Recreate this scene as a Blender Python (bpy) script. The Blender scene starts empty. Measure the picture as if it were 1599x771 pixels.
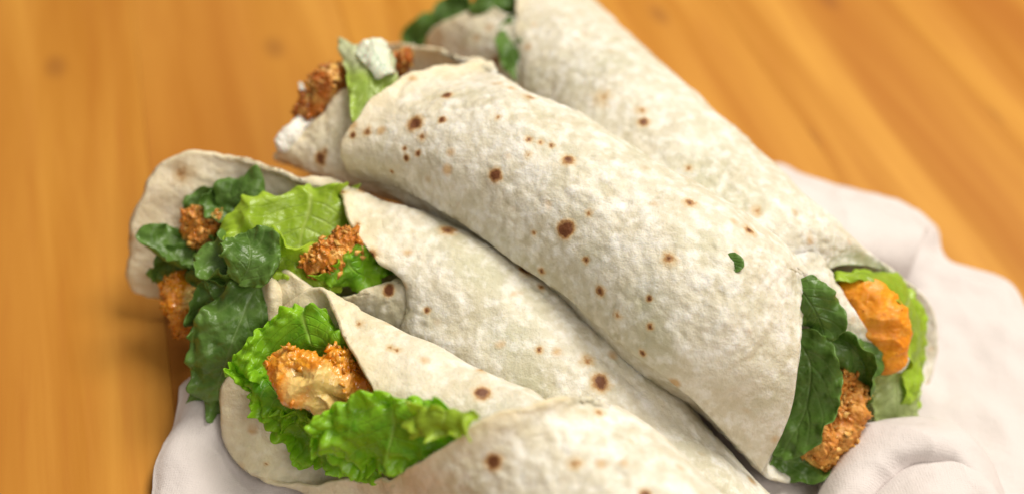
import bpy, math, random
import numpy as np
from mathutils import Vector, Matrix

random.seed(7)
rng = np.random.default_rng(7)
C = bpy.context.scene.collection
S = 0.01                                   # everything below is laid out in centimetres

# ------------------------------------------------------------------ camera, light, exposure
PITCH, ROLL, DIST, LENS = math.radians(44), math.radians(7), 38.0, 42.0
W_, H_ = 1599.0, 771.0
FPX = LENS / 36.0 * W_
TARGET = np.array([0.0, 0.0, 3.0])
VIEW = np.array([0, math.cos(PITCH), -math.sin(PITCH)])
_r0 = np.array([1.0, 0, 0]); _u0 = np.array([0, math.sin(PITCH), math.cos(PITCH)])
RIGHT = math.cos(ROLL) * _r0 + math.sin(ROLL) * _u0
UP = math.cos(ROLL) * _u0 - math.sin(ROLL) * _r0
CAM = TARGET - DIST * VIEW

cd = bpy.data.cameras.new('camera')
cam = bpy.data.objects.new('camera', cd); C.objects.link(cam)
M = Matrix.Identity(4)
for i in range(3):
    M[i][0] = RIGHT[i]; M[i][1] = UP[i]; M[i][2] = -VIEW[i]; M[i][3] = CAM[i] * S
cam.matrix_world = M
cd.lens = LENS; cd.sensor_width = 36.0; cd.clip_start = 0.01; cd.clip_end = 20.0
cd.dof.use_dof = True; cd.dof.focus_distance = 0.328; cd.dof.aperture_fstop = 4.7
sc = bpy.context.scene
sc.camera = cam
sc.view_settings.view_transform = 'Standard'; sc.view_settings.look = 'None'
sc.view_settings.exposure = 0.0; sc.view_settings.gamma = 1.0

world = bpy.data.worlds.new('World'); sc.world = world; world.use_nodes = True
bg = world.node_tree.nodes['Background']
bg.inputs['Color'].default_value = (1.0, 0.90, 0.77, 1); bg.inputs['Strength'].default_value = 0.28

def area(name, loc, aim, size, power, col):
    l = bpy.data.lights.new(name, 'AREA'); l.shape = 'DISK'; l.size = size; l.energy = power; l.color = col
    o = bpy.data.objects.new(name, l); C.objects.link(o)
    o.location = loc
    o.rotation_euler = (Vector(aim) - Vector(loc)).to_track_quat('-Z', 'Y').to_euler()
    return o
area('ceiling_lamp', (0.55, 0.72, 1.75), (0, 0, 0.03), 0.95, 46.5, (1.0, 0.935, 0.82))
area('front_fill', (0.75, -0.95, 1.25), (0, 0, 0.03), 0.9, 11.0, (1.0, 0.93, 0.83))  # added soft fill without a known source, brightens the scoop and wrap fronts

# ------------------------------------------------------------------ helpers: numbers
def P(px, py, z):
    d = VIEW + (px - 799.5) / FPX * RIGHT - (py - 385.5) / FPX * UP
    return CAM + d * ((z - CAM[2]) / d[2])
def PP(seq): return np.array([P(*q) for q in seq])
def project(X):
    q = X - CAM; d = q @ VIEW
    return 799.5 + FPX * (q @ RIGHT) / d, 385.5 - FPX * (q @ UP) / d, d
def nrm(v): return v / (np.linalg.norm(v, axis=-1, keepdims=True) + 1e-9)
def spline(keys, vals, t):
    """cubic Hermite through keys (finite-difference tangents); vals (K, ...)"""
    k = np.asarray(keys, float); v = np.asarray(vals, float); t = np.asarray(t, float)
    if len(k) == 2:
        w = ((t - k[0]) / (k[1] - k[0])).reshape((-1,) + (1,) * (v.ndim - 1)); return v[0] + (v[1] - v[0]) * w
    h = np.diff(k).reshape((-1,) + (1,) * (v.ndim - 1)); s = np.diff(v, axis=0) / h
    m = np.empty_like(v); m[0] = s[0]; m[-1] = s[-1]
    m[1:-1] = (s[:-1] * h[1:] + s[1:] * h[:-1]) / (h[1:] + h[:-1])
    i = np.clip(np.searchsorted(k, t, side='right') - 1, 0, len(k) - 2)
    sh = (-1,) + (1,) * (v.ndim - 1)
    u = ((t - k[i]) / (k[i + 1] - k[i])).reshape(sh); H = (k[i + 1] - k[i]).reshape(sh)
    return ((2*u**3 - 3*u**2 + 1) * v[i] + (u**3 - 2*u**2 + u) * H * m[i] + (-2*u**3 + 3*u**2) * v[i+1] + (u**3 - u**2) * H * m[i+1])
_perm = np.random.default_rng(3).permutation(256); _perm = np.concatenate([_perm] * 3)
_g = nrm(np.random.default_rng(4).normal(size=(256, 3)))
def noise(X):
    X = np.asarray(X, float); f = np.floor(X).astype(int); r = X - f; f &= 255
    u = r * r * r * (r * (r * 6 - 15) + 10); out = 0
    for dx in (0, 1):
        for dy in (0, 1):
            for dz in (0, 1):
                h = _perm[_perm[_perm[f[..., 0] + dx] + f[..., 1] + dy] + f[..., 2] + dz]
                g = (_g[h] * (r - np.array([dx, dy, dz]))).sum(-1)
                w = (u[..., 0] if dx else 1 - u[..., 0]) * (u[..., 1] if dy else 1 - u[..., 1]) * (u[..., 2] if dz else 1 - u[..., 2])
                out = out + w * g
    return out * 1.6
def worley(X):
    X = np.asarray(X, float); f = np.floor(X).astype(int); best = np.full(X.shape[:-1], 9.0)
    for dx in (-1, 0, 1):
        for dy in (-1, 0, 1):
            for dz in (-1, 0, 1):
                c = f + np.array([dx, dy, dz]); k = c & 255
                h = _perm[_perm[_perm[k[..., 0]] + k[..., 1]] + k[..., 2]]
                best = np.minimum(best, ((c + 0.5 + 0.45 * _g[h] - X) ** 2).sum(-1))
    return np.sqrt(best)
def grid_normals(G):
    return nrm(np.cross(np.gradient(G, axis=0), np.gradient(G, axis=1)))

# ------------------------------------------------------------------ helpers: objects
def link_mesh(name, V, F, mat, parent=None, attrs=None, smooth=True):
    me = bpy.data.meshes.new(name)
    V = np.asarray(V, np.float32) * S
    F = np.asarray(F, np.int32)
    nf, k = F.shape
    me.vertices.add(len(V)); me.vertices.foreach_set('co', V.ravel())
    me.loops.add(nf * k); me.loops.foreach_set('vertex_index', F.ravel())
    me.polygons.add(nf); me.polygons.foreach_set('loop_start', np.arange(0, nf * k, k, dtype=np.int32))
    if smooth: me.polygons.foreach_set('use_smooth', np.ones(nf, bool))
    me.update(calc_edges=True); me.validate()
    for an, av in (attrs or {}).items():
        a = me.attributes.new(an, 'FLOAT', 'POINT'); a.data.foreach_set('value', np.asarray(av, np.float32).ravel())
    me.materials.append(mat)
    o = bpy.data.objects.new(name, me); C.objects.link(o)
    if parent is not None: o.parent = parent
    return o
def tag(o, label, cat, group=None, kind=None):
    o['label'] = label; o['category'] = cat
    if group: o['group'] = group
    if kind: o['kind'] = kind
    return o
def thing(name, label, cat, loc=(0, 0, 0), group=None):
    o = bpy.data.objects.new(name, None); C.objects.link(o); o.empty_display_size = 0.01
    o.location = [c * S for c in loc]
    return tag(o, label, cat, group)
def under(o, parent):
    """parent keeping the world position (an Empty that is only translated)"""
    o.parent = parent; o.matrix_parent_inverse = Matrix.Translation(-parent.location); return o

def sheet(name, G, thick, mat, parent=None, attrs=None, edge=0.12, close_v=False):
    """closed solid sheet of varying thickness from a grid of points (nu, nv, 3), its borders rounded off"""
    nu, nv = G.shape[:2]
    N = grid_normals(G)
    su = np.concatenate([[0], np.cumsum(np.linalg.norm(np.diff(G, axis=0), axis=-1).mean(1))])
    sv = np.concatenate([[0], np.cumsum(np.linalg.norm(np.diff(G, axis=1), axis=-1).mean(0))])
    d = np.minimum(np.minimum(su, su[-1] - su)[:, None], np.minimum(sv, sv[-1] - sv)[None, :])
    x = np.clip(d / edge, 0, 1)
    prof = np.sqrt(np.clip(1 - (1 - x) ** 2, 0, 1))[..., None]
    th = thick if np.isscalar(thick) else np.asarray(thick)[..., None]
    top = G + N * prof * th / 2; bot = G - N * prof * th / 2
    idx = np.arange(nu * nv).reshape(nu, nv)
    bidx = idx + nu * nv
    border = np.zeros((nu, nv), bool); border[0] = border[-1] = True; border[:, 0] = border[:, -1] = True
    bidx = np.where(border, idx, bidx)
    used = np.concatenate([np.ones(nu * nv, bool), ~border.ravel()])
    remap = np.cumsum(used) - 1
    V = np.concatenate([top.reshape(-1, 3), bot.reshape(-1, 3)])[used]
    def q(I, flip):
        a, b, c, e = I[:-1, :-1], I[1:, :-1], I[1:, 1:], I[:-1, 1:]
        return np.stack([a, b, c, e] if not flip else [a, e, c, b], -1).reshape(-1, 4)
    F = remap[np.concatenate([q(idx, False), q(bidx, True)])]
    at = {}
    for an, av in (attrs or {}).items():
        if isinstance(av, tuple): A = np.concatenate([av[0].ravel(), av[1].ravel()])
        else: A = np.concatenate([av.ravel(), av.ravel()])
        at[an] = A[used]
    o = link_mesh(name, V, F, mat, parent, at)
    return o

# ------------------------------------------------------------------ materials
class NT:
    def __init__(self, name):
        self.m = bpy.data.materials.new(name); self.m.use_nodes = True
        self.t = self.m.node_tree; self.p = self.t.nodes['Principled BSDF']; self.out = self.t.nodes['Material Output']
    def n(self, ty, **kw):
        x = self.t.nodes.new(ty)
        for k, v in kw.items():
            if k.startswith('i_'): x.inputs[k[2:].replace('_', ' ')].default_value = v
            else: setattr(x, k, v)
        return x
    def l(self, a, b): self.t.links.new(a, b)
    def obj(self): return self.n('ShaderNodeTexCoord').outputs['Object']
    def attr(self, nm): return self.n('ShaderNodeAttribute', attribute_name=nm).outputs['Fac']
    def noise(self, vec, scale, detail=4, rough=0.55, dist=0.0):
        x = self.n('ShaderNodeTexNoise'); x.inputs['Scale'].default_value = scale; x.inputs['Detail'].default_value = detail
        x.inputs['Roughness'].default_value = rough; x.inputs['Distortion'].default_value = dist
        self.l(vec, x.inputs['Vector']); return x.outputs['Fac']
    def voro(self, vec, scale, feature='F1', out='Distance', rnd=1.0):
        x = self.n('ShaderNodeTexVoronoi'); x.feature = feature; x.inputs['Scale'].default_value = scale
        x.inputs['Randomness'].default_value = rnd
        self.l(vec, x.inputs['Vector']); return x.outputs[out]
    def ramp(self, fac, stops, interp='LINEAR'):
        x = self.n('ShaderNodeValToRGB'); x.color_ramp.interpolation = interp
        e = x.color_ramp.elements
        while len(e) < len(stops): e.new(0.5)
        for s, (p, c) in zip(e, stops):
            s.position = p; s.color = (c, c, c, 1) if np.isscalar(c) else tuple(c) + (1,)
        self.l(fac, x.inputs['Fac']); return x.outputs['Color']
    def mix(self, fac, a, b, mode='MIX'):
        x = self.n('ShaderNodeMix', data_type='RGBA', blend_type=mode)
        for s, v in ((x.inputs['Factor'], fac), (x.inputs['A'], a), (x.inputs['B'], b)):
            if hasattr(v, 'default_value'): self.l(v, s)
            elif s.name == 'Factor': s.default_value = v
            else: s.default_value = tuple(v) + (1,)
        return x.outputs['Result']
    def math(self, op, a, b=0.0):
        x = self.n('ShaderNodeMath', operation=op)
        for s, v in ((x.inputs[0], a), (x.inputs[1], b)):
            if hasattr(v, 'default_value'): self.l(v, s)
            else: s.default_value = v
        return x.outputs[0]
    def bump(self, h, strength, dist, prev=None):
        x = self.n('ShaderNodeBump'); x.inputs['Strength'].default_value = strength; x.inputs['Distance'].default_value = dist
        self.l(h, x.inputs['Height'])
        if prev is not None: self.l(prev, x.inputs['Normal'])
        return x.outputs['Normal']
    def set(self, k, v):
        s = self.p.inputs[k]
        if hasattr(v, 'default_value'): self.l(v, s)
        else: s.default_value = v

def mat_tortilla():
    m = NT('tortilla'); o = m.obj()
    a = m.noise(o, 85, 5, 0.6); b = m.noise(o, 230, 4, 0.6); c = m.noise(o, 38, 3, 0.5)
    lump = m.attr('lump'); rim = m.attr('rim')
    big = m.noise(o, 62, 5, 0.62, 0.5)
    k = m.math('ADD', m.math('MULTIPLY', lump, 0.20), m.math('ADD', m.math('MULTIPLY', big, 0.6), m.math('MULTIPLY', b, 0.35)))
    col = m.mix(m.ramp(k, [(0.40, 0.0), (0.72, 1.0)]), (0.55, 0.50, 0.365), (0.775, 0.745, 0.665))
    col = m.mix(m.ramp(c, [(0.48, 0.0), (0.68, 0.6)]), col, (0.47, 0.465, 0.31))            # translucent, filling shows through
    col = m.mix(m.math('MULTIPLY', m.ramp(b, [(0.48, 0.0), (0.66, 0.8)]), m.math('ADD', m.math('MULTIPLY', lump, 0.5), 0.45)), col, (0.86, 0.85, 0.82))   # flour on the high spots
    col = m.mix(m.math('MULTIPLY', rim, 0.72), col, (0.80, 0.675, 0.44))
    sp = m.voro(o, 105); gate = m.noise(o, 60, 2)
    tan = m.math('MULTIPLY', m.ramp(sp, [(0.10, 1.0), (0.24, 0.0)]), m.ramp(gate, [(0.51, 0.0), (0.60, 1.0)]))
    col = m.mix(m.math('MULTIPLY', tan, 0.75), col, (0.55, 0.33, 0.12))
    ch = m.attr('char'); wob = m.noise(o, 520, 4, 0.65)
    ch2 = m.math('ADD', ch, m.math('MULTIPLY', m.math('SUBTRACT', wob, 0.5), 1.1))
    col = m.mix(m.ramp(m.math('ADD', ch2, 0.5), [(0.0, 0.0), (0.5, 0.55)]), col, (0.60, 0.40, 0.17))
    col = m.mix(m.ramp(ch2, [(0.0, 0.0), (0.20, 0.85)]), col, (0.40, 0.20, 0.06))
    col = m.mix(m.ramp(ch2, [(0.22, 0.0), (0.60, 1.0)]), col, (0.15, 0.05, 0.016))
    m.set('Base Color', col); m.set('Roughness', 0.52)
    m.set('Subsurface Weight', 0.25); m.set('Subsurface Radius', (1.0, 0.75, 0.45)); m.set('Subsurface Scale', 0.003)
    m.set('Specular IOR Level', 0.35)
    bl = m.voro(o, 330, 'SMOOTH_F1')
    h1 = m.noise(o, 480, 4, 0.6); h2 = m.noise(o, 1500, 3, 0.6)
    nn = m.bump(bl, 0.4, 0.0009)
    nn = m.bump(h1, 0.6, 0.0009, nn); nn = m.bump(h2, 0.35, 0.0004, nn)
    m.set('Normal', nn)
    return m.m

def mat_leaf(name, light, dark, vein, rough=0.32, trans=0.35, tcol=None, bscale=300):
    m = NT(name); o = m.obj()
    a = m.noise(o, 120, 4, 0.6); b = m.noise(o, 420, 3, 0.6)
    e = m.attr('edge')
    col = m.mix(m.ramp(a, [(0.3, 0.0), (0.7, 1.0)]), dark, light)
    col = m.mix(m.math('MULTIPLY', m.ramp(b, [(0.45, 0), (0.7, 1)]), 0.35), col, light)
    v = m.attr('vein')
    col = m.mix(m.math('MULTIPLY', v, 0.8), col, vein)
    col = m.mix(m.math('MULTIPLY', m.ramp(e, [(0.55, 0.0), (1.0, 1.0)]), 0.5), col, tuple(min(1, c * 1.35) for c in light))
    pale = m.attr('pale')
    col = m.mix(pale, col, (0.78, 0.79, 0.60))
    m.set('Base Color', col); m.set('Roughness', rough); m.set('Specular IOR Level', 0.55)
    nn = m.bump(m.voro(o, bscale, 'SMOOTH_F1'), 0.45, 0.0010)
    nn = m.bump(b, 0.35, 0.0008, nn)
    m.set('Normal', nn)
    tr = m.n('ShaderNodeBsdfTranslucent'); m.l(m.mix(0.5, col, tcol or light), tr.inputs['Color']); m.l(nn, tr.inputs['Normal'])
    mx = m.n('ShaderNodeMixShader'); mx.inputs[0].default_value = trans
    m.l(m.p.outputs[0], mx.inputs[1]); m.l(tr.outputs[0], mx.inputs[2]); m.l(mx.outputs[0], m.out.inputs['Surface'])
    return m.m

def mat_chicken(name, base, dark, meat, meat_amt, rough=0.42, coat=0.3, bmp=1.0, tonal=1.0):
    m = NT(name); o = m.obj()
    a = m.noise(o, 130, 5, 0.65); b = m.noise(o, 420, 4, 0.65); w = m.voro(o, 520)
    col = m.mix(m.ramp(a, [(0.34, 0.0), (0.66, 1.0)]), dark, base)
    col = m.mix(m.ramp(b, [(0.54, 0.0), (0.7, 0.8)]), col, (0.80, 0.42, 0.085))
    col = m.mix(m.ramp(w, [(0.2, 0.0), (0.75, 0.5)]), col, dark)
    tn = m.attr('tone')
    col = m.mix(m.ramp(tn, [(0.0, 0.55), (0.45, 0.0)]), col, dark)
    col = m.mix(m.ramp(tn, [(0.55, 0.0), (1.0, 0.85 * tonal)]), col, (0.82, 0.50, 0.14))
    mt = m.attr('meat')
    mm = m.math('ADD', mt, m.math('MULTIPLY', m.math('SUBTRACT', a, 0.5), 0.9))
    col = m.mix(m.math('MULTIPLY', m.ramp(mm, [(0.25, 0.0), (0.85, 1.0)]), meat_amt), col, meat)
    m.set('Base Color', col); m.set('Roughness', rough)
    m.set('Specular IOR Level', 0.35); m.set('Coat Weight', coat); m.set('Coat Roughness', 0.12)
    m.set('Subsurface Weight', 0.2); m.set('Subsurface Radius', (1.0, 0.45, 0.15)); m.set('Subsurface Scale', 0.002)
    nn = m.bump(w, 0.6 * bmp, 0.0010); nn = m.bump(b, 0.7 * bmp, 0.0010, nn)
    m.set('Normal', nn); return m.m

def mat_cloth():
    m = NT('napkin_cotton'); o = m.obj()
    a = m.noise(o, 30, 3)
    m.set('Base Color', m.mix(a, (0.64, 0.585, 0.575), (0.70, 0.645, 0.635))); m.set('Roughness', 0.9); m.set('Specular IOR Level', 0.15)
    m.set('Sheen Weight', 0.25)
    w1 = m.n('ShaderNodeTexWave', bands_direction='X'); w2 = m.n('ShaderNodeTexWave', bands_direction='Y')
    for w in (w1, w2): w.inputs['Scale'].default_value = 430; w.inputs['Distortion'].default_value = 1.5; w.inputs['Detail Scale'].default_value = 60; m.l(o, w.inputs['Vector'])
    nn = m.bump(m.math('ADD', w1.outputs['Fac'], w2.outputs['Fac']), 0.22, 0.0003); nn = m.bump(m.noise(o, 1900, 3, 0.6), 0.3, 0.0004, nn); nn = m.bump(m.noise(o, 160, 4), 0.5, 0.0012, nn); m.set('Normal', nn)
    return m.m

def mat_wood():
    m = NT('varnished_pine'); o = m.obj()
    oi = m.n('ShaderNodeObjectInfo').outputs['Random']
    mp = m.n('ShaderNodeMapping'); mp.inputs['Scale'].default_value = (1.0, 0.07, 1.0); m.l(o, mp.inputs['Vector'])
    cmb = m.n('ShaderNodeCombineXYZ'); m.l(m.math('MULTIPLY', oi, 13.0), cmb.inputs[0]); m.l(m.math('MULTIPLY', oi, 7.0), cmb.inputs[1])
    add = m.n('ShaderNodeVectorMath', operation='ADD'); m.l(mp.outputs[0], add.inputs[0]); m.l(cmb.outputs[0], add.inputs[1])
    v = add.outputs[0]
    a = m.noise(v, 42, 5, 0.55, 0.6); b = m.noise(v, 170, 4, 0.6); c = m.noise(v, 16, 3, 0.5, 0.4)
    col = m.mix(m.ramp(a, [(0.34, 0.0), (0.66, 1.0)]), (0.41, 0.160, 0.011), (0.59, 0.285, 0.042))
    col = m.mix(m.ramp(c, [(0.47, 0.0), (0.68, 0.9)]), col, (0.36, 0.118, 0.007))
    col = m.mix(m.ramp(b, [(0.5, 0.0), (0.75, 0.35)]), col, (0.36, 0.11, 0.012))
    col = m.mix(m.math('MULTIPLY', oi, 0.45), col, (0.38, 0.155, 0.03))
    vk_ = m.n('ShaderNodeTexVoronoi', voronoi_dimensions='2D'); vk_.inputs['Scale'].default_value = 13.0; m.l(add.outputs[0], vk_.inputs['Vector'])
    mk_ = m.n('ShaderNodeMapping'); mk_.inputs['Scale'].default_value = (1.0, 0.55, 1.0); m.l(o, mk_.inputs['Vector']); m.l(mk_.outputs[0], vk_.inputs['Vector'])
    kn = m.ramp(vk_.outputs['Distance'], [(0.02, 1.0), (0.075, 0.0)])
    col = m.mix(m.math('MULTIPLY', kn, 0.4), col, (0.17, 0.055, 0.012))
    m.set('Base Color', col); m.set('Roughness', 0.5); m.set('Specular IOR Level', 0.2)
    m.set('Normal', m.bump(b, 0.15, 0.0006)); return m.m

TORT = mat_tortilla()
LET_LIGHT = mat_leaf('lettuce_light', (0.50, 0.68, 0.06), (0.33, 0.52, 0.022), (0.62, 0.74, 0.20), 0.28, 0.48)
LET_GREEN = mat_leaf('lettuce_green', (0.38, 0.68, 0.030), (0.15, 0.43, 0.010), (0.52, 0.74, 0.14), 0.3, 0.48)
SPIN = mat_leaf('spinach', (0.15, 0.28, 0.05), (0.06, 0.15, 0.016), (0.25, 0.38, 0.12), 0.34, 0.34, (0.16, 0.36, 0.03), 420)
CH_BROWN = mat_chicken('fried_chicken_brown', (0.78, 0.35, 0.045), (0.50, 0.145, 0.009), (0.7, 0.55, 0.3), 0.2)
CH_ORANGE = mat_chicken('fried_chicken_orange', (0.88, 0.40, 0.014), (0.68, 0.20, 0.004), (0.76, 0.57, 0.20), 0.85, 0.3, 0.7, 0.8, 0.5)
CH_RED = mat_chicken('fried_chicken_reddish', (0.72, 0.24, 0.022), (0.44, 0.10, 0.006), (0.7, 0.55, 0.3), 0.2, 0.4, 0.4)
CH_CRUMB = mat_chicken('fried_chicken_crumb', (0.78, 0.39, 0.08), (0.50, 0.155, 0.014), (0.7, 0.55, 0.3), 0.2, 0.5, 0.15)
CH_SAUCED = mat_chicken('sauced_chicken', (0.85, 0.37, 0.012), (0.70, 0.22, 0.004), (0.7, 0.55, 0.3), 0.0, 0.5, 0.1, 0.35, 0.15)
CLOTH = mat_cloth(); WOOD = mat_wood()
def plain(name, col, rough=0.5, sss=0.2):
    m = NT(name); o = m.obj(); a = m.noise(o, 260, 4)
    m.set('Base Color', m.mix(a, tuple(c * 0.8 for c in col), tuple(min(1, c * 1.12) for c in col))); m.set('Roughness', rough)
    m.set('Subsurface Weight', sss); m.set('Subsurface Scale', 0.003); m.set('Normal', m.bump(m.noise(o, 500, 4), 0.5, 0.001)); return m.m
PALE = plain('pale_rib', (0.70, 0.73, 0.58), 0.22, 0.4)
ONION = plain('white_crisp', (0.80, 0.78, 0.72), 0.35)

# ------------------------------------------------------------------ table
gx, gy = P(1000, 0, 0), P(1150, 240, 0)
gd = nrm(gx - gy); ang = math.atan2(gd[1], gd[0]) - math.pi / 2
table = thing('wooden_table', 'honey coloured varnished wooden tabletop of long glued boards under the wraps', 'table', (0, 0, -3))
PW = 8.6
def plank(k):
    w = PW / 2 - 0.004; L = 95.0; t = 3.0; bv = 0.012
    prof = [(-w, -t), (w, -t), (w, -bv), (w - bv, 0), (-w + bv, 0), (-w, -bv)]
    V = []; n = len(prof)
    for y in (-L, L):
        for (x, z) in prof: V.append((x, y, z))
    F = [(i, (i + 1) % n, n + (i + 1) % n, n + i) for i in range(n)]
    me = bpy.data.meshes.new('plank'); me.from_pydata([tuple(c * S for c in v) for v in V], [], F + [tuple(range(n))[::-1], tuple(range(n, 2 * n))])
    me.materials.append(WOOD); return me
pm = plank(0)
for k in range(-9, 10):
    o = bpy.data.objects.new('plank', pm); C.objects.link(o)
    ox = k * PW + 2.0
    o.location = ((ox * math.cos(ang)) * S, (ox * math.sin(ang)) * S, 0.0)
    o.rotation_euler = (0, 0, ang)
    o.parent = table; o.matrix_parent_inverse = Matrix.Translation(-table.location)

# ------------------------------------------------------------------ wraps
SURF = []
def on_wraps(px, py, lift=0.15):
    A = np.concatenate(SURF); x, y, d = project(A); i = np.argmin(np.where(np.hypot(x - px, y - py) < 8, d, 1e9))
    q = A[i] + nrm(CAM - A[i]) * lift; a, b, _ = project(q); return (px, py, q[2])
def tortilla_sheet(name, spots, phis, stations, parent, sign=1, thick=0.15, nu=300, nv=250, seed=0, undul=1.0):
    """stations: (v, 'rim', [(px,py,z)...at phis]) or (v, 'ring', (px,py,z), r_side, r_up, growth per turn)"""
    ph = np.array(phis, float); phi = np.linspace(ph[0], ph[-1], nu)
    cen = [np.array(P(*s[2])) for s in stations if s[1] == 'ring']
    rows, vk = [], []
    ci = 0
    for s in stations:
        vk.append(s[0])
        if s[1] == 'rim':
            rows.append(spline(ph, PP(s[2]), phi))
        else:
            if len(cen) > 1:
                a = cen[min(ci + 1, len(cen) - 1)] - cen[max(ci - 1, 0)]
            a = nrm(a); n = nrm(np.array([0, 0, 1.0]) - a[2] * a); b = np.cross(n, a)   # b = away from the camera
            g = 1 + s[5] * (phi - ph.mean()) / 360.0
            rr = np.radians(phi)
            rows.append(cen[ci] + (np.cos(rr) * s[4] * g)[:, None] * n - sign * (np.sin(rr) * s[3] * g)[:, None] * b)
            ci += 1
    # uneven spacing in v: even arc length
    R = np.array(rows)
    seg = np.linalg.norm(np.diff(R, axis=0), axis=-1).mean(1)
    vk = np.concatenate([[0], np.cumsum(seg)])
    v = np.linspace(0, vk[-1], nv)
    G = spline(vk, R, v)                                   # (nv, nu, 3)
    G = np.transpose(G, (1, 0, 2))
    N = grid_normals(G)
    X = G + seed * 17.3
    fine = 0.028 * noise(X / 0.55 + 9) + 0.036 * noise(X / 0.22 + 2) + 0.085 * np.maximum(0.5 - worley(X / 0.34 + 0.5 * noise(X / 0.5)[..., None]), 0)
    fine = fine * (0.62 + 0.75 * noise(X / 2.4 + 33))
    lump = np.clip(0.5 + (fine - 0.012) * 13, 0, 1)
    arc = np.radians(phi)[:, None] * 2.5 + seed; vv = v[None, :] + 0 * arc
    cr = noise(np.stack([arc / 0.75 + 0.35 * vv / 2.0, vv / 5.5, 0 * vv + seed], -1))
    fine = fine - 0.16 * np.clip(0.16 - np.abs(cr), 0, 1) * np.clip(0.4 + 1.5 * noise(X / 2.6 + 60), 0, 1)
    fine = fine + np.exp(-v / 0.9)[None, :] * 0.14 * noise(X / 0.95 + 71)
    h = 0.16 * noise(X / 3.2) + 0.075 * noise(X / 1.2 + 5) + fine
    G = G + N * (undul * h)[..., None]
    # ragged rim: push the borders a little along the sheet
    T = nrm(np.gradient(G, axis=1)); b = np.exp(-v / 0.5)[None, :, None]
    G = G + T * b * (0.15 * noise(X / 1.1 + 3) + 0.07 * noise(X / 0.45 + 8))[..., None]
    N = grid_normals(G)
    char = np.full(G.shape[:2], -1.0)
    px, py, dep = project(G)
    for (sx, sy, r, inten) in spots:
        dd = np.hypot(px - sx, py - sy)
        near = np.where(dd < max(7.0, dd.min() + 1), dep, 1e9); i = np.unravel_index(np.argmin(near), near.shape)
        d3 = np.linalg.norm(G - G[i], axis=-1)
        char = np.maximum(char, inten * (1 - d3 / (r * 1.12)))
    SURF.append(G.reshape(-1, 3))
    return sheet(name, G, thick, TORT, parent, {'char': char, 'lump': lump, 'rim': np.repeat(np.exp(-v / 1.7)[None], nu, 0)}, edge=0.11)

# --- middle wrap with flared scoop at the left
W2 = thing('tortilla_wrap', 'middle flour tortilla wrap with wide flared scoop end, bright lettuce and spinach spilling out', 'wrap', P(760, 510, 0.3), 'rolled tortilla wraps')
ph2 = [-10, 25, 60, 105, 150, 195, 225, 250, 272, 292, 312, 330, 345, 365, 390, 415, 445]
rim2 = [(652, 428, 4.3), (604, 440, 4.4), (542, 460, 3.9), (452, 480, 1.7), (350, 478, 0.9), (275, 452, 0.75), (204, 455, 1.0), (203, 355, 2.8), (243, 262, 4.2), (312, 235, 4.7),
        (392, 256, 4.8), (462, 278, 4.8), (520, 281, 4.9), (545, 350, 5.1), (585, 402, 5.0), (640, 445, 4.5), (668, 545, 3.3)]
spots2 = [(700, 357, .22, .8), (590, 205, .1, .5), (604, 448, .17, 1.3), (662, 482, .1, .8), (536, 297, .12, .9), (530, 322, .09, .6), (556, 347, .09, .6), (576, 395, .14, .7), (822, 418, .2, .9),
          (940, 592, .24, 1.0), (836, 543, .09, .7), (180 + 175, 330, .1, .3), (283, 273, .16, .28), (920, 560, .12, .4), (560, 690, .1, .4), (845, 445, .1, .7)]
under(tortilla_sheet('tortilla', spots2, ph2, [
    (0, 'rim', rim2),
    (1, 'ring', (722, 497, 2.7), 2.45, 2.35, 0.12),
    (2, 'ring', (925, 655, 2.0), 2.35, 1.9, 0.12),
    (3, 'ring', (1105, 805, 1.2), 1.9, 1.2, 0.12),
    (4, 'ring', (1230, 905, 0.9), 1.5, 0.7, 0.12)], None, seed=2), W2)

# --- front wrap
W1 = thing('tortilla_wrap', 'front flour tortilla wrap, open end showing curly lettuce around pale glazed chicken', 'wrap', P(740, 720, 0.3), 'rolled tortilla wraps')
ph1 = [-100, -60, -25, 0, 35, 70, 105, 140, 175, 205, 230, 255, 280, 305, 330, 352, 372, 392, 415]
rim1 = [(700, 735, 3.2), (690, 690, 4.3), (590, 618, 4.9), (545, 545, 5.0), (492, 450, 4.6), (400, 520, 3.2), (347, 610, 1.9), (352, 692, 1.0), (400, 745, 0.8), (470, 756, 1.2), (545, 747, 2.0),
        (610, 744, 3.3), (650, 724, 4.9), (705, 683, 6.0), (762, 652, 6.6), (832, 627, 6.8), (905, 616, 6.35), (942, 640, 5.6), (960, 685, 4.6)]
spots1 = [(750, 610, .21, 1.2), (765, 720, .2, 1.2), (610, 540, .08, .5), (620, 545, .08, .5), (896, 718, .12, .5), (1010, 768, .14, .9), (420, 718, .06, .6), (562, 503, .07, .3), (935, 640, .1, .4), (760, 560, .08, .4)]
under(tortilla_sheet('tortilla', spots1, ph1, [
    (0, 'rim', rim1),
    (1, 'ring', (880, 792, 3.5), 2.5, 2.35, 0.34),
    (2, 'ring', (1012, 925, 3.4), 2.5, 2.35, 0.3),
    (3, 'ring', (1150, 1065, 3.0), 2.3, 2.2, 0.3)], None, sign=-1, seed=1), W1)

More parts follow.
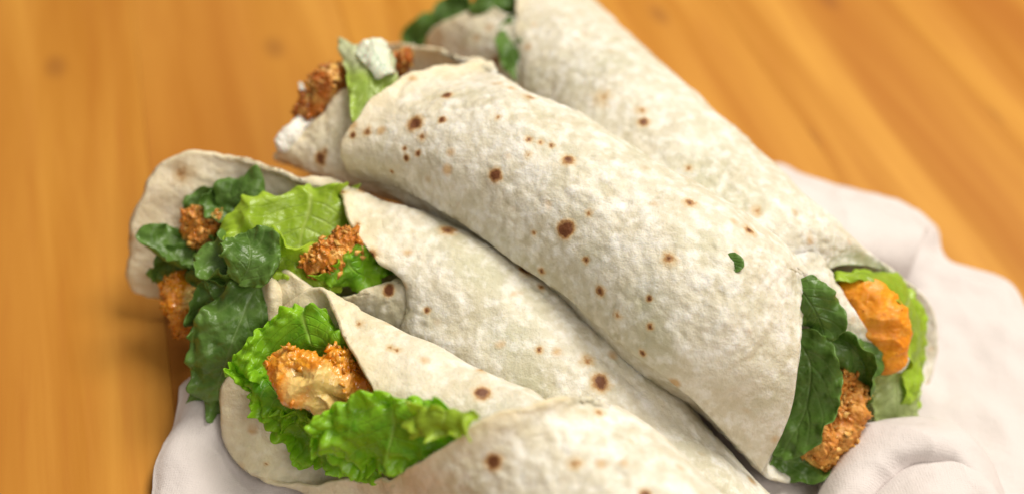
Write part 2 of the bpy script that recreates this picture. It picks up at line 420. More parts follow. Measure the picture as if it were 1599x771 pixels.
# --- big upper wrap
W3 = thing('tortilla_wrap', 'large speckled flour tortilla wrap lying on top across the middle of the pile', 'wrap', P(920, 330, 0.3), 'rolled tortilla wraps')
ph3 = [-10, 25, 60, 95, 140, 190, 235, 275, 300, 322, 342, 358, 376, 400, 430, 450]
rim3 = [(585, 165, 5.7), (538, 150, 5.5), (495, 190, 5.0), (430, 238, 4.0), (450, 250, 3.0), (500, 220, 2.4), (555, 140, 2.6), (600, 70, 3.8), (650, 74, 4.9), (704, 86, 5.8), (765, 101, 6.2),
        (735, 104, 6.6), (665, 108, 6.9), (592, 150, 6.8), (530, 240, 5.7), (560, 285, 4.4)]
end3 = [(1256, 475, 5.0), (1252, 515, 4.9), (1247, 565, 4.4), (1235, 630, 3.4), (1200, 728, 1.6), (1245, 750, 0.8), (1310, 690, 0.7), (1345, 610, 1.4), (1330, 540, 2.8), (1300, 480, 4.2), (1276, 448, 5.0),
        (1260, 448, 5.5), (1248, 485, 5.6), (1245, 560, 5.1), (1232, 650, 3.8), (1190, 736, 2.0)]
spots3 = [(645, 192, .24, 1.3), (657, 212, .1, .5), (697, 145, .16, 1.2), (689, 185, .12, .9), (547, 210, .11, 1.1), (570, 203, .12, .6), (628, 232, .08, 1), (650, 240, .09, .9), (630, 250, .1, 1.1), (609, 270, .07, .9),
          (770, 273, .19, 1.3), (890, 247, .18, 1.0), (826, 214, .1, .8), (863, 224, .09, .8), (842, 218, .07, .5), (880, 357, .25, 1.6), (915, 330, .08, .5), (912, 407, .09, .7), (843, 424, .09, .7),
          (936, 460, .14, .9), (1010, 465, .09, .9), (1010, 510, .09, .8), (1045, 400, .15, .6), (1000, 552, .1, .8), (830, 365, .07, .5), (497, 247, .2, 1.0), (503, 235, .1, .6), (1078, 315, .16, .6), (1172, 357, .16, .7),
          (830, 150, .14, .5), (775, 180, .06, .4), (820, 240, .07, .4), (960, 490, .08, .5)]
under(tortilla_sheet('tortilla', spots3, ph3, [
    (0, 'rim', rim3),
    (1, 'ring', (770, 258, 5.3), 2.5, 2.45, 0.1),
    (2, 'ring', (960, 380, 5.0), 2.7, 2.5, 0.1),
    (3, 'ring', (1130, 500, 4.4), 2.8, 2.55, 0.1),
    (4, 'rim', end3)], None, seed=3), W3)

# --- back wrap
W4 = thing('tortilla_wrap', 'rearmost flour tortilla wrap touching the top edge, dark spinach tucked in its upper mouth', 'wrap', P(1040, 230, 0.3), 'rolled tortilla wraps')
ph4 = [-10, 25, 60, 95, 140, 190, 235, 275, 305, 330, 350, 368, 388, 410, 432, 450]
rim4 = [(790, 40, 5.0), (760, 10, 4.9), (700, 28, 4.2), (662, 62, 3.0), (690, 100, 1.6), (720, 90, 0.7), (760, 20, 0.6), (800, -60, 1.0), (830, -80, 2.4), (840, -70, 3.8), (825, -50, 4.8),
        (808, -20, 5.3), (806, 30, 5.4), (812, 85, 5.1), (835, 130, 4.4), (880, 180, 3.4)]
end4 = [(1300, 448, 4.6), (1325, 475, 4.5), (1365, 535, 3.6), (1350, 580, 2.4), (1350, 640, 1.0), (1400, 650, 0.6), (1450, 600, 0.7), (1465, 530, 1.6), (1450, 470, 2.8), (1400, 430, 3.8), (1350, 415, 4.4),
        (1310, 415, 4.8), (1280, 428, 4.8), (1275, 450, 4.2), (1275, 500, 3.2), (1280, 540, 2.4)]
spots4 = [(768, 97, .2, 1.3), (1007, 187, .17, .9), (1004, 170, .12, .4), (1100, 330, .14, .5), (1075, 260, .1, .6), (1250, 430, .1, .5), (1180, 325, .1, .4), (940, 150, .12, .2)]
under(tortilla_sheet('tortilla', spots4, ph4, [
    (0, 'rim', rim4),
    (1, 'ring', (934, 170, 3.8), 2.7, 2.5, 0.1),
    (2, 'ring', (1070, 312, 4.0), 2.8, 2.55, 0.1),
    (3, 'ring', (1198, 437, 3.8), 2.7, 2.45, 0.1),
    (4, 'rim', end4)], None, seed=4), W4)

# ------------------------------------------------------------------ leaves
def veins(U, Vc, X, n=6.0, slope=0.9, wid=0.10):
    """U along 0..1, Vc across -1..1"""
    wob = 0.16 * noise(X / 1.1 + 31)
    a = np.abs(Vc)
    side = np.abs(((U * n - a * slope * n * 0.35 + wob * 2) % 1.0) - 0.5)
    s = np.clip(1 - side / wid, 0, 1) * 0.55
    mid = np.clip(1 - np.abs(Vc + wob * 0.3) / (0.05 * (1.3 - U)), 0, 1)
    fine = np.clip(1 - np.abs(noise(X / 0.33 + 77)) / 0.07, 0, 1) * 0.35
    return np.maximum(np.maximum(s, mid), fine)

def leaf(name, label, cat, group, mat, spine, widths, rolls=(0,), cup=0.25, ruffle=0.0, puck=0.03, thick=0.05, nu=120, nv=61, power=0.7, seed=0, pale=0.0, tip=1.0, facing=None, lam=0.7):
    Sp = PP(spine); k = np.concatenate([[0], np.cumsum(np.linalg.norm(np.diff(Sp, axis=0), axis=1))]); L = k[-1]; k = k / L
    u = np.linspace(0, 1, nu); c = spline(k, Sp, u)
    w = spline(np.linspace(0, 1, len(widths)), np.array(widths, float)[:, None], u)[:, 0]
    w = np.maximum(w, 0.03)
    endp = np.clip(np.minimum(u / 0.14 + 0.02, (1 - u) / (0.22 * tip) + 0.02), 0, 1)
    w = w * np.sqrt(np.clip(1 - (1 - endp) ** 2, 0, 1))
    T = nrm(np.gradient(c, axis=0))
    nh = nrm(CAM - c) if facing is None else np.tile(np.array(facing, float), (nu, 1))
    B = nrm(np.cross(nh, T)); N = nrm(np.cross(T, B))
    rl = np.radians(spline(np.linspace(0, 1, len(rolls)), np.array(rolls, float)[:, None], u)[:, 0] if len(rolls) > 1 else np.full(nu, rolls[0]))
    B2 = B * np.cos(rl)[:, None] + N * np.sin(rl)[:, None]; N2 = N * np.cos(rl)[:, None] - B * np.sin(rl)[:, None]
    x = np.linspace(-1, 1, nv)
    G = c[:, None] + B2[:, None] * (w[:, None] * x[None])[..., None] + N2[:, None] * (cup * (w[:, None] * (0.5 * x[None] ** 2 + 0.8 * (np.sqrt(x[None] ** 2 + 0.01) - 0.1))))[..., None]
    return leaf_finish(name, label, cat, group, mat, G, ruffle, puck, thick, seed, pale, lam)

def patch(name, label, cat, group, mat, rows, ruffle=0.2, puck=0.05, thick=0.03, nu=230, nv=190, seed=0, pale=0.0, lam=0.7, borders=(1, 1, 1, 1), pale_u=None):
    R = np.array([PP(r) for r in rows])
    G = spline(np.linspace(0, 1, R.shape[0]), R, np.linspace(0, 1, nu))
    G = np.transpose(spline(np.linspace(0, 1, R.shape[1]), np.transpose(G, (1, 0, 2)), np.linspace(0, 1, nv)), (1, 0, 2))
    return leaf_finish(name, label, cat, group, mat, G, ruffle, puck, thick, seed, pale, lam, borders, pale_u)

def leaf_finish(name, label, cat, group, mat, G, ruffle, puck, thick, seed, pale, lam, borders=(1, 1, 1, 1), pale_u=None):
    nu, nv = G.shape[:2]
    U = np.repeat(np.linspace(0, 1, nu)[:, None], nv, 1); Vc = np.repeat(np.linspace(-1, 1, nv)[None], nu, 0)
    e = np.zeros((nu, nv))
    if borders[0]: e = np.maximum(e, 1 - U * 2.2)
    if borders[1]: e = np.maximum(e, 1 - (1 - U) * 2.2)
    if borders[2]: e = np.maximum(e, -Vc)
    if borders[3]: e = np.maximum(e, Vc)
    e = np.clip(e, 0, 1)
    N = grid_normals(G); X = G + seed * 11.7
    h = ruffle * (1.7 * (e ** 1.5) * noise(X / lam + 4) + 1.2 * (e ** 3.0) * noise(X / (lam * 0.45) + 14) + 0.3 * (e ** 4) * noise(X / (lam * 0.22) + 24))
    h = h + 0.8 * puck * (1.0 - 0.5 * e) * (noise(X / 0.55 + 40) + 0.5 * noise(X / 0.27 + 50))
    vn = veins(U, Vc, X)
    h = h - 0.05 * vn * (1 - 0.6 * e)
    gu = nrm(np.gradient(G, axis=0)); gv = nrm(np.gradient(G, axis=1))
    out = gv * np.sign(Vc)[..., None] * (np.abs(Vc) ** 4)[..., None] * (borders[2] if borders[2] == borders[3] else np.where(Vc < 0, borders[2], borders[3])[..., None])
    out = out + gu * (np.where(U > 0.5, borders[1], -borders[0]) * (np.abs(2 * U - 1) ** 5))[..., None]
    jag = noise(X / 0.6 + 60) + 0.45 * noise(X / 0.22 + 70)
    G = G + N * h[..., None] + out * (0.55 * ruffle * jag)[..., None]
    pl = np.full((nu, nv), float(pale))
    if pale_u is not None: pl = pl + np.clip((U - pale_u[0]) / (pale_u[1] - pale_u[0]), 0, 1) * pale_u[2]
    o = sheet(name, G, thick, mat, None, {'vein': np.clip(vn, 0, 1), 'edge': e, 'pale': pl}, edge=0.03)
    return tag(o, label, cat, group)

# ------------------------------------------------------------------ chicken
def chunk(name, label, cat, group, mat, spine, radii, flat=0.75, lump=0.28, crumb=0.10, meat=None, nu=130, nv=110, seed=0, flakes=420):
    Sp = PP(spine); k = np.concatenate([[0], np.cumsum(np.linalg.norm(np.diff(Sp, axis=0), axis=1))]); k = k / k[-1]
    u = np.linspace(0, 1, nu); c = spline(k, Sp, u)
    r = spline(np.linspace(0, 1, len(radii)), np.array(radii, float)[:, None], u)[:, 0]
    cap = np.sqrt(np.clip(1 - np.clip(1 - np.minimum(u, 1 - u) / 0.2, 0, 1) ** 2, 0.0004, 1)); r = r * cap
    T = nrm(np.gradient(c, axis=0)); nh = nrm(CAM - c); B = nrm(np.cross(nh, T)); N = nrm(np.cross(T, B))
    a = np.linspace(0, 2 * math.pi, nv, endpoint=False)
    D = B[:, None] * np.cos(a)[None, :, None] + flat * N[:, None] * np.sin(a)[None, :, None]
    G = c[:, None] + D * r[:, None, None]
    X = G + seed * 9.1; Dn = nrm(D)
    rough = 1.5 * lump * noise(X / 1.0) + lump * (0.3 - np.abs(noise(X / 0.6 + 7))) * 1.2
    wp = np.stack([noise(X / 0.3 + 3), noise(X / 0.3 + 13), noise(X / 0.3 + 23)], -1)
    gt = np.clip(0.5 + 1.6 * noise(X / 0.5 + 41), 0, 1)
    cr = crumb * gt * np.maximum(0.9 - 1.6 * worley(X / 0.30 + 0.5 * wp), -0.1) + 0.8 * crumb * np.maximum(0.7 - 1.5 * worley(X / 0.15 + 5 + wp), 0) + 0.55 * crumb * noise(X / 0.11) + 0.4 * crumb * noise(X / 0.05)
    mt = np.zeros((nu, nv))
    if meat is not None:
        for (mx, my, mr) in meat:
            qx, qy, dep = project(G); dd = np.hypot(qx - mx, qy - my) * (1 + 0.7 * noise(X / 0.45 + 5)); mt = np.maximum(mt, np.clip(1.4 - dd / mr, 0, 1) * (Dn @ -VIEW > 0))
        cr = cr * (1 - 0.75 * mt)
    G = G + Dn * ((rough + cr) * np.clip(cap, 0.25, 1)[:, None])[..., None]
    idx = np.arange(nu * nv).reshape(nu, nv); nx = np.roll(idx, -1, 1)
    F = np.stack([idx[:-1], idx[1:], nx[1:], nx[:-1]], -1).reshape(-1, 4)[:, ::-1]
    V = G.reshape(-1, 3); MT = mt.ravel(); TN = np.clip(0.5 + 0.8 * noise(V / 0.5 + seed), 0, 1)
    if flakes:                                             # crumbs of the breading, part of the crust
        rr = np.random.default_rng(seed + 100)
        area_w = (r[:, None] * np.ones(nv)[None]).ravel() * (1 - 0.9 * MT); pick = rr.choice(len(V), flakes, p=area_w / area_w.sum())
        cube = np.array([(x, y, z) for x in (-1, 1) for y in (-1, 1) for z in (-1, 1)], float)
        cf = np.array([(0, 1, 3, 2), (4, 6, 7, 5), (0, 4, 5, 1), (2, 3, 7, 6), (0, 2, 6, 4), (1, 5, 7, 3)])
        sz = 0.022 + 0.095 * rr.random(flakes) ** 2.6
        q = rr.normal(size=(flakes, 3, 3)); q, _ = np.linalg.qr(q); q = q * np.sign(np.linalg.det(q))[:, None, None]
        loc = (cube[None] * (1, 0.7, 0.32) + 0.38 * rr.normal(size=(flakes, 8, 3))) * sz[:, None, None]
        fv = np.einsum('nij,nkj->nki', q, loc) + V[pick][:, None] + (Dn.reshape(-1, 3)[pick] * sz[:, None] * 0.3)[:, None]
        base = len(V); V = np.concatenate([V, fv.reshape(-1, 3)]); MT = np.concatenate([MT, np.zeros(flakes * 8)])
        TN = np.concatenate([TN, np.repeat(rr.random(flakes), 8)])
        F = np.concatenate([F, (cf[None] + (base + 8 * np.arange(flakes))[:, None, None]).reshape(-1, 4)])
    o = link_mesh(name, V, F, mat, None, {'meat': MT, 'tone': TN})
    return tag(o, label, cat, group)

# middle wrap, left mouth
SPG = 'spinach leaves in the wraps'; LTG = 'lettuce leaves in the wraps'; CHG = 'fried chicken pieces in the wraps'
patch('lettuce_leaf', 'large shiny yellow-green lettuce leaf filling the mouth of the middle wrap', 'lettuce', LTG, LET_LIGHT, [
    [(415, 312, 4.9), (455, 296, 5.3), (515, 285, 5.2), (548, 300, 4.6)],
    [(352, 340, 4.7), (440, 325, 4.9), (520, 325, 4.8), (565, 345, 4.3)],
    [(345, 375, 4.6), (430, 370, 4.5), (510, 370, 4.3), (570, 385, 3.9)],
    [(400, 415, 4.3), (440, 415, 4.1), (490, 430, 3.7), (550, 440, 3.3)]], ruffle=0.5, puck=0.07, seed=1, lam=1.1)
leaf('lettuce_leaf', 'pale green lettuce scrap with frilled edge below the large shiny leaf', 'lettuce', LTG, LET_LIGHT,
     [(405, 395, 4.6), (450, 405, 4.6), (500, 440, 4.2), (520, 465, 3.8)], [0.5, 0.6, 0.6, 0.4], (10,), 0.2, 0.4, 0.06, seed=2)
patch('lettuce_leaf', 'dark green frilled lettuce piece beside the brown chicken under the flap', 'lettuce', LTG, LET_GREEN, [
    [(492, 430, 4.5), (520, 415, 4.9), (550, 380, 5.1), (575, 385, 4.9)],
    [(500, 450, 4.3), (535, 435, 4.5), (575, 415, 4.6), (610, 415, 4.4)],
    [(522, 450, 4.0), (565, 442, 4.1), (605, 430, 4.1), (640, 424, 3.8)]], ruffle=0.35, seed=3, lam=0.55)
chunk('chicken_piece', 'brown crusty chicken piece between the two lettuce leaves under the flap', 'chicken', CHG, CH_BROWN,
      [(478, 424, 4.3), (505, 404, 4.75), (530, 390, 4.9), (558, 370, 5.0)], [0.34, 0.5, 0.42, 0.4], seed=1, flakes=260, lump=0.2)
chunk('chicken_piece', 'small orange chicken nub sitting behind the spinach in the flared scoop', 'chicken', CHG, CH_BROWN,
      [(305, 350, 3.4), (322, 355, 3.7), (338, 365, 3.6)], [0.45, 0.55, 0.45], seed=2)
chunk('chicken_piece', 'bright orange chicken strip hanging over the lower lip of the scoop', 'chicken', CHG, CH_ORANGE,
      [(272, 428, 2.2), (292, 458, 2.0), (300, 490, 1.4), (318, 518, 0.9)], [0.45, 0.62, 0.6, 0.4], seed=3, crumb=0.14, meat=[(298, 465, 14)])
sp = [
 ('small round spinach leaf against the inner wall of the scoop', [(300, 425, 2.9), (275, 400, 3.1), (262, 372, 3.3), (268, 355, 3.4)], [0.3, 0.7, 0.75, 0.5], (25,), 0.3),
 ('low spinach leaf curled at the left edge of the scoop', [(300, 405, 2.9), (272, 408, 2.7), (248, 425, 2.2), (240, 440, 1.9)], [0.3, 0.5, 0.5, 0.35], (-30,), 0.4),
 ('spinach leaf standing behind the orange chicken nub', [(355, 385, 3.4), (330, 350, 3.4), (312, 330, 3.6), (303, 345, 3.4)], [0.4, 0.7, 0.8, 0.5], (20,), 0.2),
 ('spinach leaf against the back wall above the lettuce', [(345, 340, 3.9), (358, 318, 4.3), (385, 300, 4.7), (415, 298, 4.8)], [0.4, 0.6, 0.6, 0.4], (-15,), -0.3),
 ('dark spinach leaf at the top left of the lettuce', [(372, 345, 4.0), (350, 330, 4.1), (335, 310, 4.1), (345, 290, 4.3)], [0.3, 0.55, 0.5, 0.3], (30,), 0.3),
 ('oval spinach leaf pointing left over the chicken strip', [(352, 420, 3.7), (325, 424, 3.5), (300, 425, 3.2), (282, 418, 3.0)], [0.3, 0.55, 0.55, 0.3], (-10,), -0.25),
 ('folded spinach leaf in the centre of the green bunch', [(375, 440, 3.9), (350, 412, 4.2), (335, 390, 4.2), (330, 378, 4.1)], [0.4, 0.65, 0.6, 0.3], (-25,), 0.5),
 ('round dark spinach leaf overlapping the shiny lettuce', [(375, 440, 4.4), (390, 410, 5.0), (392, 385, 5.2), (385, 362, 5.2)], [0.35, 0.75, 0.85, 0.5], (8,), 0.25),
 ('crumpled spinach leaf above the long hanging leaf', [(410, 425, 4.3), (385, 440, 4.3), (360, 445, 4.1), (335, 440, 3.7)], [0.3, 0.5, 0.5, 0.4], (-30,), 0.5),
 ('spinach leaf half hidden left of the long hanging leaf', [(370, 445, 3.9), (345, 465, 3.4), (332, 495, 2.8), (325, 530, 2.0)], [0.4, 0.7, 0.7, 0.4], (20,), 0.2),
 ('long spinach leaf hanging down between the two front wraps', [(410, 432, 4.2), (385, 480, 3.9), (360, 540, 3.2), (342, 600, 2.0), (336, 655, 0.9)], [0.45, 1.05, 1.25, 0.9, 0.5], (5, 0, -5, -5), -0.12),
 ('spinach leaf tip pressed against the napkin below the others', [(385, 560, 1.8), (355, 590, 1.4), (335, 620, 0.9), (345, 655, 0.5)], [0.5, 0.7, 0.65, 0.3], (-15,), 0.2),
]
for i, (lb, spn, wd, rl, cp) in enumerate(sp):
    leaf('spinach_leaf', lb, 'spinach', SPG, SPIN, spn, wd, rl, cp, 0.30, 0.07, 0.025, seed=20 + i, lam=0.9)

# front wrap mouth
patch('lettuce_leaf', 'curly green lettuce leaf standing behind the pale chicken in the front wrap', 'lettuce', LTG, LET_GREEN, [
    [(360, 580, 3.3), (392, 520, 4.0), (470, 472, 4.7), (520, 490, 4.7), (545, 545, 4.6)],
    [(385, 590, 3.2), (420, 545, 3.7), (475, 510, 4.4), (520, 525, 4.6), (548, 570, 4.4)],
    [(410, 610, 3.0), (450, 575, 3.4), (500, 558, 3.8), (535, 568, 4.0), (565, 600, 3.8)]], ruffle=0.42, seed=5, lam=0.6)
patch('lettuce_leaf', 'frilly lettuce strip running down the left lip of the front wrap', 'lettuce', LTG, LET_GREEN, [
    [(345, 590, 3.1), (372, 560, 3.3), (400, 555, 3.3), (425, 560, 3.2)],
    [(375, 605, 3.0), (400, 590, 3.3), (430, 600, 3.3), (450, 615, 3.1)],
    [(405, 645, 2.7), (425, 630, 3.1), (460, 625, 3.3), (475, 640, 3.0)],
    [(420, 680, 2.3), (450, 665, 2.7), (480, 665, 2.8), (500, 680, 2.6)]], ruffle=0.4, seed=6, lam=0.5)
patch('lettuce_leaf', 'broad bright lettuce leaf in front of the chicken with edge over the flap', 'lettuce', LTG, LET_GREEN, [
    [(490, 650, 4.5), (545, 630, 4.9), (610, 612, 5.5), (675, 632, 5.9), (748, 642, 6.2)],
    [(478, 680, 4.1), (545, 662, 4.7), (615, 652, 5.2), (685, 660, 5.8), (735, 662, 6.0)],
    [(500, 712, 3.5), (550, 698, 4.2), (610, 690, 4.7), (670, 690, 5.2), (712, 690, 5.4)],
    [(540, 742, 2.8), (570, 742, 3.3), (610, 738, 3.8), (655, 722, 4.6), (690, 712, 4.9)]], ruffle=0.36, puck=0.06, seed=7, lam=0.6)
patch('lettuce_leaf', 'lower curly lettuce leaf lying along the inside of the front wrap', 'lettuce', LTG, LET_GREEN, [
    [(405, 640, 2.7), (440, 640, 3.1), (480, 650, 3.2), (520, 660, 3.1)],
    [(430, 680, 2.2), (465, 670, 2.6), (505, 690, 2.7), (550, 700, 2.6)],
    [(470, 725, 1.7), (505, 730, 1.9), (550, 742, 2.1), (600, 742, 2.4)]], ruffle=0.38, seed=8, lam=0.6)
patch('lettuce_leaf', 'light lettuce tip reaching right over the flap edge of the front wrap', 'lettuce', LTG, LET_LIGHT, [
    [(640, 630, 6.0), (680, 634, 6.45), (715, 632, 6.65), (750, 645, 6.8)],
    [(632, 655, 5.75), (675, 655, 6.25), (712, 655, 6.55), (742, 656, 6.7)],
    [(640, 688, 5.3), (672, 684, 5.8), (700, 680, 6.2), (724, 668, 6.4)]], ruffle=0.3, seed=17, lam=0.6)
chunk('chicken_piece', 'pale glazed chicken tender with orange edges in the front wrap', 'chicken', CHG, CH_ORANGE,
      [(424, 552, 4.35), (455, 572, 4.5), (500, 606, 4.35), (540, 622, 4.1), (600, 610, 3.9)], [0.36, 0.5, 0.58, 0.52, 0.45], flat=0.6, lump=0.3, seed=15, crumb=0.06, meat=[(508, 618, 42), (470, 596, 26), (490, 645, 30)], nu=190, nv=150, flakes=70)
chunk('chicken_piece', 'deep orange chicken end tucked behind the pale tender', 'chicken', CHG, CH_ORANGE,
      [(490, 572, 4.1), (520, 572, 4.35), (552, 585, 4.1), (575, 600, 3.9)], [0.28, 0.36, 0.34, 0.3], seed=6, flakes=150)

# big wrap, upper left mouth
patch('lettuce_leaf', 'pale lettuce stalk piece with white rib standing in the big wrap', 'lettuce', LTG, LET_LIGHT, [
    [(526, 56, 6.6), (556, 72, 6.7), (592, 64, 6.6), (616, 92, 6.5)],
    [(537, 105, 6.4), (560, 108, 6.6), (595, 115, 6.6), (622, 125, 6.5)],
    [(545, 150, 6.3), (565, 150, 6.4), (585, 150, 6.4), (600, 150, 6.3)],
    [(552, 190, 6.1), (565, 185, 6.2), (575, 180, 6.2), (585, 175, 6.1)]], ruffle=0.14, seed=9, pale=0.15, pale_u=(0.42, 0.22, 0.75))
chunk('chicken_piece', 'reddish brown fried chicken strip poking from the big wrap toward the table', 'chicken', CHG, CH_RED,
      [(464, 184, 4.7), (490, 160, 5.2), (518, 128, 5.7), (542, 102, 6.0)], [0.36, 0.46, 0.5, 0.4], seed=27, crumb=0.12, lump=0.2)
chunk('chicken_piece', 'red sauced chicken scrap behind the pale lettuce stalk', 'chicken', CHG, CH_RED,
      [(608, 100, 5.6), (622, 98, 5.6), (640, 105, 5.5)], [0.25, 0.35, 0.3], seed=8)
chunk('onion_piece', 'white onion chunk at the lower lip of the big wrap', 'onion', None, ONION,
      [(434, 236, 4.3), (452, 218, 4.5), (474, 192, 4.7), (490, 178, 4.8)], [0.12, 0.24, 0.26, 0.15], lump=0.16, crumb=0.03, seed=9, flakes=0)
patch('onion_piece', 'glossy white slice leaning on the pale lettuce stalk in the big wrap', 'onion', None, PALE, [
    [(548, 74, 6.8), (576, 66, 6.9), (602, 63, 6.8)], [(562, 92, 6.8), (586, 86, 6.95), (610, 86, 6.8)], [(578, 108, 6.75), (598, 106, 6.85), (614, 104, 6.7)], [(592, 122, 6.6), (604, 120, 6.7), (616, 116, 6.6)]],
    ruffle=0.14, puck=0.05, thick=0.09, nu=70, nv=60, seed=18)
leaf('onion_piece', 'thin white onion sliver above the reddish chicken', 'onion', None, ONION,
     [(468, 128, 5.1), (474, 146, 5.2), (482, 166, 5.2)], [0.05, 0.1, 0.08], (0,), 0.1, 0.02, 0.01, 0.05, 40, 15)

# back wrap, upper mouth
for i, (lb, spn, wd, rl, cp) in enumerate([
 ('dark spinach leaf behind the left edge of the rear wrap', [(700, 60, 3.0), (670, 50, 2.8), (645, 60, 2.4), (660, 90, 1.8)], [0.5, 0.6, 0.5, 0.3], (0,), 0.2),
 ('blurred spinach leaf along the table side of the rear wrap', [(740, 5, 3.6), (715, 15, 3.3), (690, 28, 3.0), (665, 42, 2.8)], [0.5, 0.55, 0.5, 0.3], (20,), 0.3),
 ('rounded spinach leaf at the top edge of the photo', [(810, 30, 4.4), (785, 15, 4.9), (755, 10, 5.1), (735, 0, 5.1)], [0.5, 0.7, 0.75, 0.5], (0,), -0.3),
 ('spinach leaf under the rim of the outer rear sheet', [(800, 40, 5.0), (800, 75, 5.2), (812, 105, 5.0), (825, 135, 4.6)], [0.4, 0.45, 0.5, 0.3], (10,), 0.2),
]):
    leaf('spinach_leaf', lb, 'spinach', SPG, SPIN, spn, wd, rl, cp, 0.26, 0.07, 0.025, seed=50 + i, lam=1.0)

# right ends
patch('lettuce_leaf', 'light green lettuce leaf curving over the end of the rear wrap', 'lettuce', LTG, LET_LIGHT, [
    [(1285, 438, 4.3), (1340, 420, 4.4), (1400, 430, 3.9), (1440, 490, 2.9), (1445, 560, 1.9), (1435, 640, 1.0)],
    [(1290, 442, 4.6), (1345, 430, 4.9), (1400, 452, 4.5), (1425, 500, 3.7), (1430, 560, 2.6), (1425, 635, 1.5)],
    [(1300, 446, 4.7), (1348, 440, 4.95), (1392, 464, 4.6), (1412, 512, 3.9), (1414, 570, 2.8), (1402, 630, 1.7)]], ruffle=0.15, seed=12)
patch('lettuce_leaf', 'whitish lettuce piece below the orange chicken at the rear wrap end', 'lettuce', LTG, LET_LIGHT, [
    [(1360, 590, 2.2), (1400, 580, 2.3), (1435, 590, 2.0)], [(1365, 625, 1.8), (1400, 620, 1.9), (1435, 625, 1.6)], [(1360, 665, 1.1), (1400, 662, 1.1), (1440, 655, 0.9)]],
    ruffle=0.2, seed=13, pale=0.5)
chunk('chicken_piece', 'smooth orange chicken filling the end of the rear wrap', 'chicken', CHG, CH_SAUCED,
      [(1295, 452, 4.2), (1345, 472, 4.15), (1378, 518, 3.6), (1378, 585, 2.6)], [0.45, 0.8, 0.85, 0.6], seed=10, crumb=0.03, lump=0.13, flakes=25)
chunk('chicken_piece', 'crumbed chicken strip sticking out of the right end of the big wrap', 'chicken', CHG, CH_CRUMB,
      [(1300, 575, 2.9), (1315, 620, 2.6), (1285, 670, 1.9), (1240, 705, 1.4)], [0.5, 0.75, 0.75, 0.5], seed=11, crumb=0.14)
for i, (lb, spn, wd, rl, cp) in enumerate([
 ('blurred spinach leaf tucked under the right rim of the big wrap', [(1240, 440, 5.8), (1258, 462, 5.6), (1278, 495, 5.1), (1290, 532, 4.4)], [0.5, 0.62, 0.6, 0.4], (0,), -0.12),
 ('broad spinach leaf along the right rim beside the crumbed strip', [(1240, 522, 4.5), (1266, 572, 3.8), (1258, 640, 2.7), (1215, 715, 1.5)], [0.6, 0.9, 0.85, 0.5], (10,), 0.1),
 ('dark spinach leaf folded between the two right ends', [(1270, 530, 3.9), (1310, 540, 3.9), (1350, 550, 3.6), (1370, 580, 3.0)], [0.45, 0.6, 0.6, 0.4], (-20,), -0.4),
 ('deep green spinach leaf below the beige inner strip', [(1290, 520, 4.0), (1320, 530, 4.0), (1345, 560, 3.6), (1350, 630, 2.4)], [0.4, 0.5, 0.5, 0.4], (30,), 0.3),
 ('shaded spinach leaf under the crumbed strip at the cloth', [(1210, 715, 1.4), (1250, 722, 1.3), (1300, 700, 1.3), (1330, 660, 1.6)], [0.4, 0.6, 0.6, 0.4], (0,), 0.2),
]):
    leaf('spinach_leaf', lb, 'spinach', SPG, SPIN, spn, wd, rl, cp, 0.26, 0.07, 0.025, seed=70 + i, lam=1.0)
leaf('herb_fleck', 'tiny green leaf scrap stuck on top of the rear wrap', 'leaf scrap', None, SPIN, [on_wraps(1136, 397, .1), on_wraps(1144, 410, .1), on_wraps(1150, 426, .1)], [0.16, 0.3, 0.2], (0,), 0.0, 0.05, 0.03, 0.02, 60, 31)

# ------------------------------------------------------------------ napkin
nap = thing('napkin', 'white cotton napkin spread and folded up under the pile of wraps', 'napkin', (0, -2, 0.1))
def loft(name, rings, thick=0.22, nu=260, nv=160, closed=True, wr=0.34, seed=0, lam=2.2):
    R = np.array([PP(r) for r in rings])
    if closed: R = np.concatenate([R[:, -2:], R, R[:, :3]], axis=1)
    K = R.shape[1]
    t = np.linspace(2, K - 3, nu) if closed else np.linspace(0, K - 1, nu)
    G = spline(np.arange(K), np.transpose(R, (1, 0, 2)), t)
    rk = np.concatenate([[0], np.cumsum(np.linalg.norm(np.diff(G, axis=1), axis=-1).mean(0))])
    G = np.transpose(spline(rk, np.transpose(G, (1, 0, 2)), np.linspace(0, rk[-1], nv)), (1, 0, 2))
    X = G + seed * 7.7
    N = grid_normals(G); N = N * np.where(N[..., 2:3] < 0, -1, 1)
    h = wr * (0.8 * np.maximum(noise(X / lam), -0.4) + 0.3 * noise(X / (lam * 0.4) + 5) + 1.1 * (0.3 - np.abs(noise(X / (lam * 0.85) + 15)))) + wr * 0.4
    G = G + N * h[..., None]
    G[..., 2] = np.maximum(G[..., 2], 0.14)
    return under(sheet(name, G, thick, CLOTH, None, None, edge=0.11), nap)
cx = (800, 520, 0.2)
outer = [(1165, 262), (1300, 300), (1442, 352), (1470, 400), (1560, 450), (1640, 560), (1680, 800), (1300, 1050), (800, 1080), (400, 960), (246, 815), (276, 668), (325, 580), (520, 520), (800, 330), (1000, 250)]
def ring(f, zz):
    return [(800 + (x - 800) * f, 560 + (y - 560) * f, z) for (x, y), z in zip(outer, zz)]
n_ = len(outer)
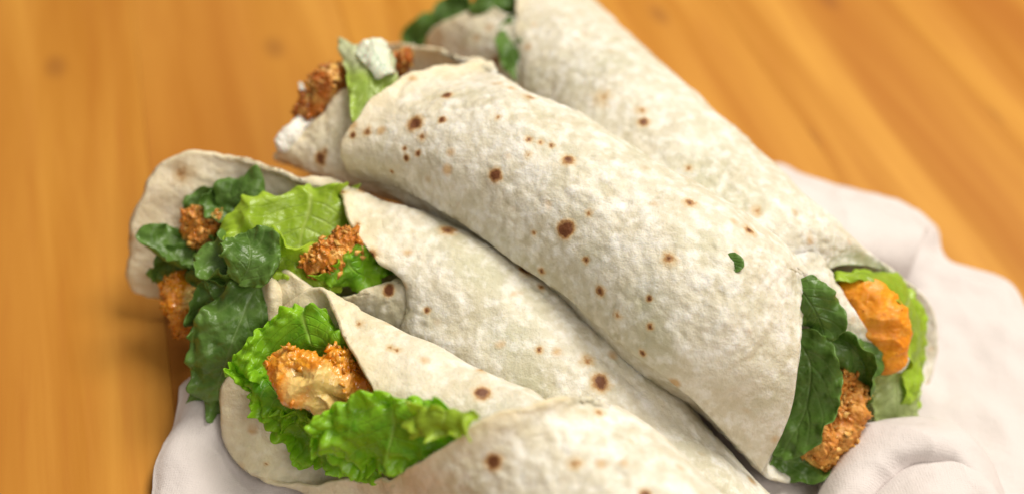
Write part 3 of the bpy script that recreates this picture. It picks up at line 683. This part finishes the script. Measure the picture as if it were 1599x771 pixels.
loft('cloth', [ring(0.05, [.2] * n_), ring(0.5, [.2] * n_), ring(0.78, [.3, .3, .3, .3, .3, .4, .5, .3, .3, .3, .3, .4, .3, .2, .2, .2]),
               ring(0.9, [1.3, 1.5, 1.5, 1.0, .9, .7, .5, .3, .3, .3, .5, .7, .6, .2, .2, .2]),
               ring(0.96, [1.5, 1.6, 1.5, 1.0, .8, .6, .4, .3, .3, .3, .5, .6, .6, .2, .2, .2]),
               ring(1.0, [.4, .4, .3, .3, .3, .3, .3, .3, .3, .3, .25, .25, .25, .2, .2, .2])], seed=1)
# front right fold curling against the end of the big wrap
loft('fold', [
    [(1270, 800, 0.35), (1310, 715, 0.4), (1380, 690, 0.5), (1450, 690, 0.5), (1540, 740, 0.4), (1580, 820, 0.3)],
    [(1285, 790, 1.0), (1335, 685, 1.6), (1410, 660, 2.0), (1480, 668, 1.9), (1530, 715, 1.7), (1560, 800, 1.5)],
    [(1310, 800, 1.5), (1372, 718, 2.1), (1420, 700, 2.4), (1480, 705, 2.3), (1515, 745, 2.1), (1540, 810, 1.9)],
    [(1350, 800, 1.2), (1385, 770, 1.2), (1425, 745, 1.3), (1470, 742, 1.2), (1500, 770, 1.1), (1520, 830, 1.0)]], closed=False, wr=0.2, seed=2)
loft('fold', [
    [(1330, 850, 0.4), (1370, 790, 0.8), (1420, 750, 1.0), (1480, 745, 1.0), (1550, 790, .8), (1620, 860, 0.4)],
    [(1340, 860, 1.6), (1385, 780, 1.8), (1435, 728, 1.9), (1490, 722, 1.9), (1545, 765, 2.1), (1600, 850, 1.6)],
    [(1370, 900, 1.9), (1420, 830, 2.2), (1460, 790, 2.2), (1500, 790, 2.2), (1540, 820, 2.0), (1580, 900, 1.6)],
    [(1400, 1000, 0.6), (1450, 940, .8), (1480, 920, .8), (1510, 920, .8), (1540, 940, .7), (1570, 1000, 0.5)]], closed=False, wr=0.2, seed=3)

loft('fold', [
    [(1120, 300, .3), (1170, 258, 0.3), (1300, 296, 0.3), (1400, 330, 0.3), (1452, 362, 0.3)],
    [(1125, 300, 1.6), (1172, 264, 1.8), (1300, 304, 1.9), (1395, 335, 1.9), (1445, 362, 1.7)],
    [(1125, 330, 2.4), (1175, 290, 2.6), (1295, 335, 2.7), (1385, 362, 2.6), (1435, 380, 2.3)],
    [(1125, 370, 2.2), (1175, 345, 2.4), (1280, 390, 2.4), (1370, 405, 2.3), (1420, 412, 1.9)],
    [(1125, 410, 1.0), (1175, 400, 1.2), (1270, 440, 1.2), (1360, 450, 1.1), (1405, 445, 0.9)]], closed=False, wr=0.2, seed=4)
for q_, gx_ in enumerate(([[(408, 418, 4.3), (420, 428, 4.4), (432, 440, 4.3)], [(412, 450, 4.0), (424, 452, 4.3), (440, 460, 4.1)], [(418, 505, 3.4), (428, 505, 3.6), (440, 505, 3.4)]],
                          [[(432, 432, 4.3), (446, 420, 4.5), (470, 435, 4.5), (500, 455, 4.2)], [(436, 462, 4.0), (455, 455, 4.2), (480, 462, 4.2), (512, 478, 3.9)], [(440, 500, 3.3), (460, 498, 3.5), (490, 500, 3.5), (525, 505, 3.2)]])):
    R_ = np.array([PP(a) for a in gx_]); G_ = spline([0, .5, 1], R_, np.linspace(0, 1, 50))
    G_ = np.transpose(spline(np.linspace(0, 1, R_.shape[1]), np.transpose(G_, (1, 0, 2)), np.linspace(0, 1, 50)), (1, 0, 2))
    G_ = G_ + grid_normals(G_) * (0.06 * noise(G_ / 0.5))[..., None]
    under(sheet('folded_edge', G_, 0.17, TORT, None, {'char': np.full(G_.shape[:2], -1.0), 'lump': np.full(G_.shape[:2], .5), 'rim': np.ones(G_.shape[:2])}, edge=0.1), W2)
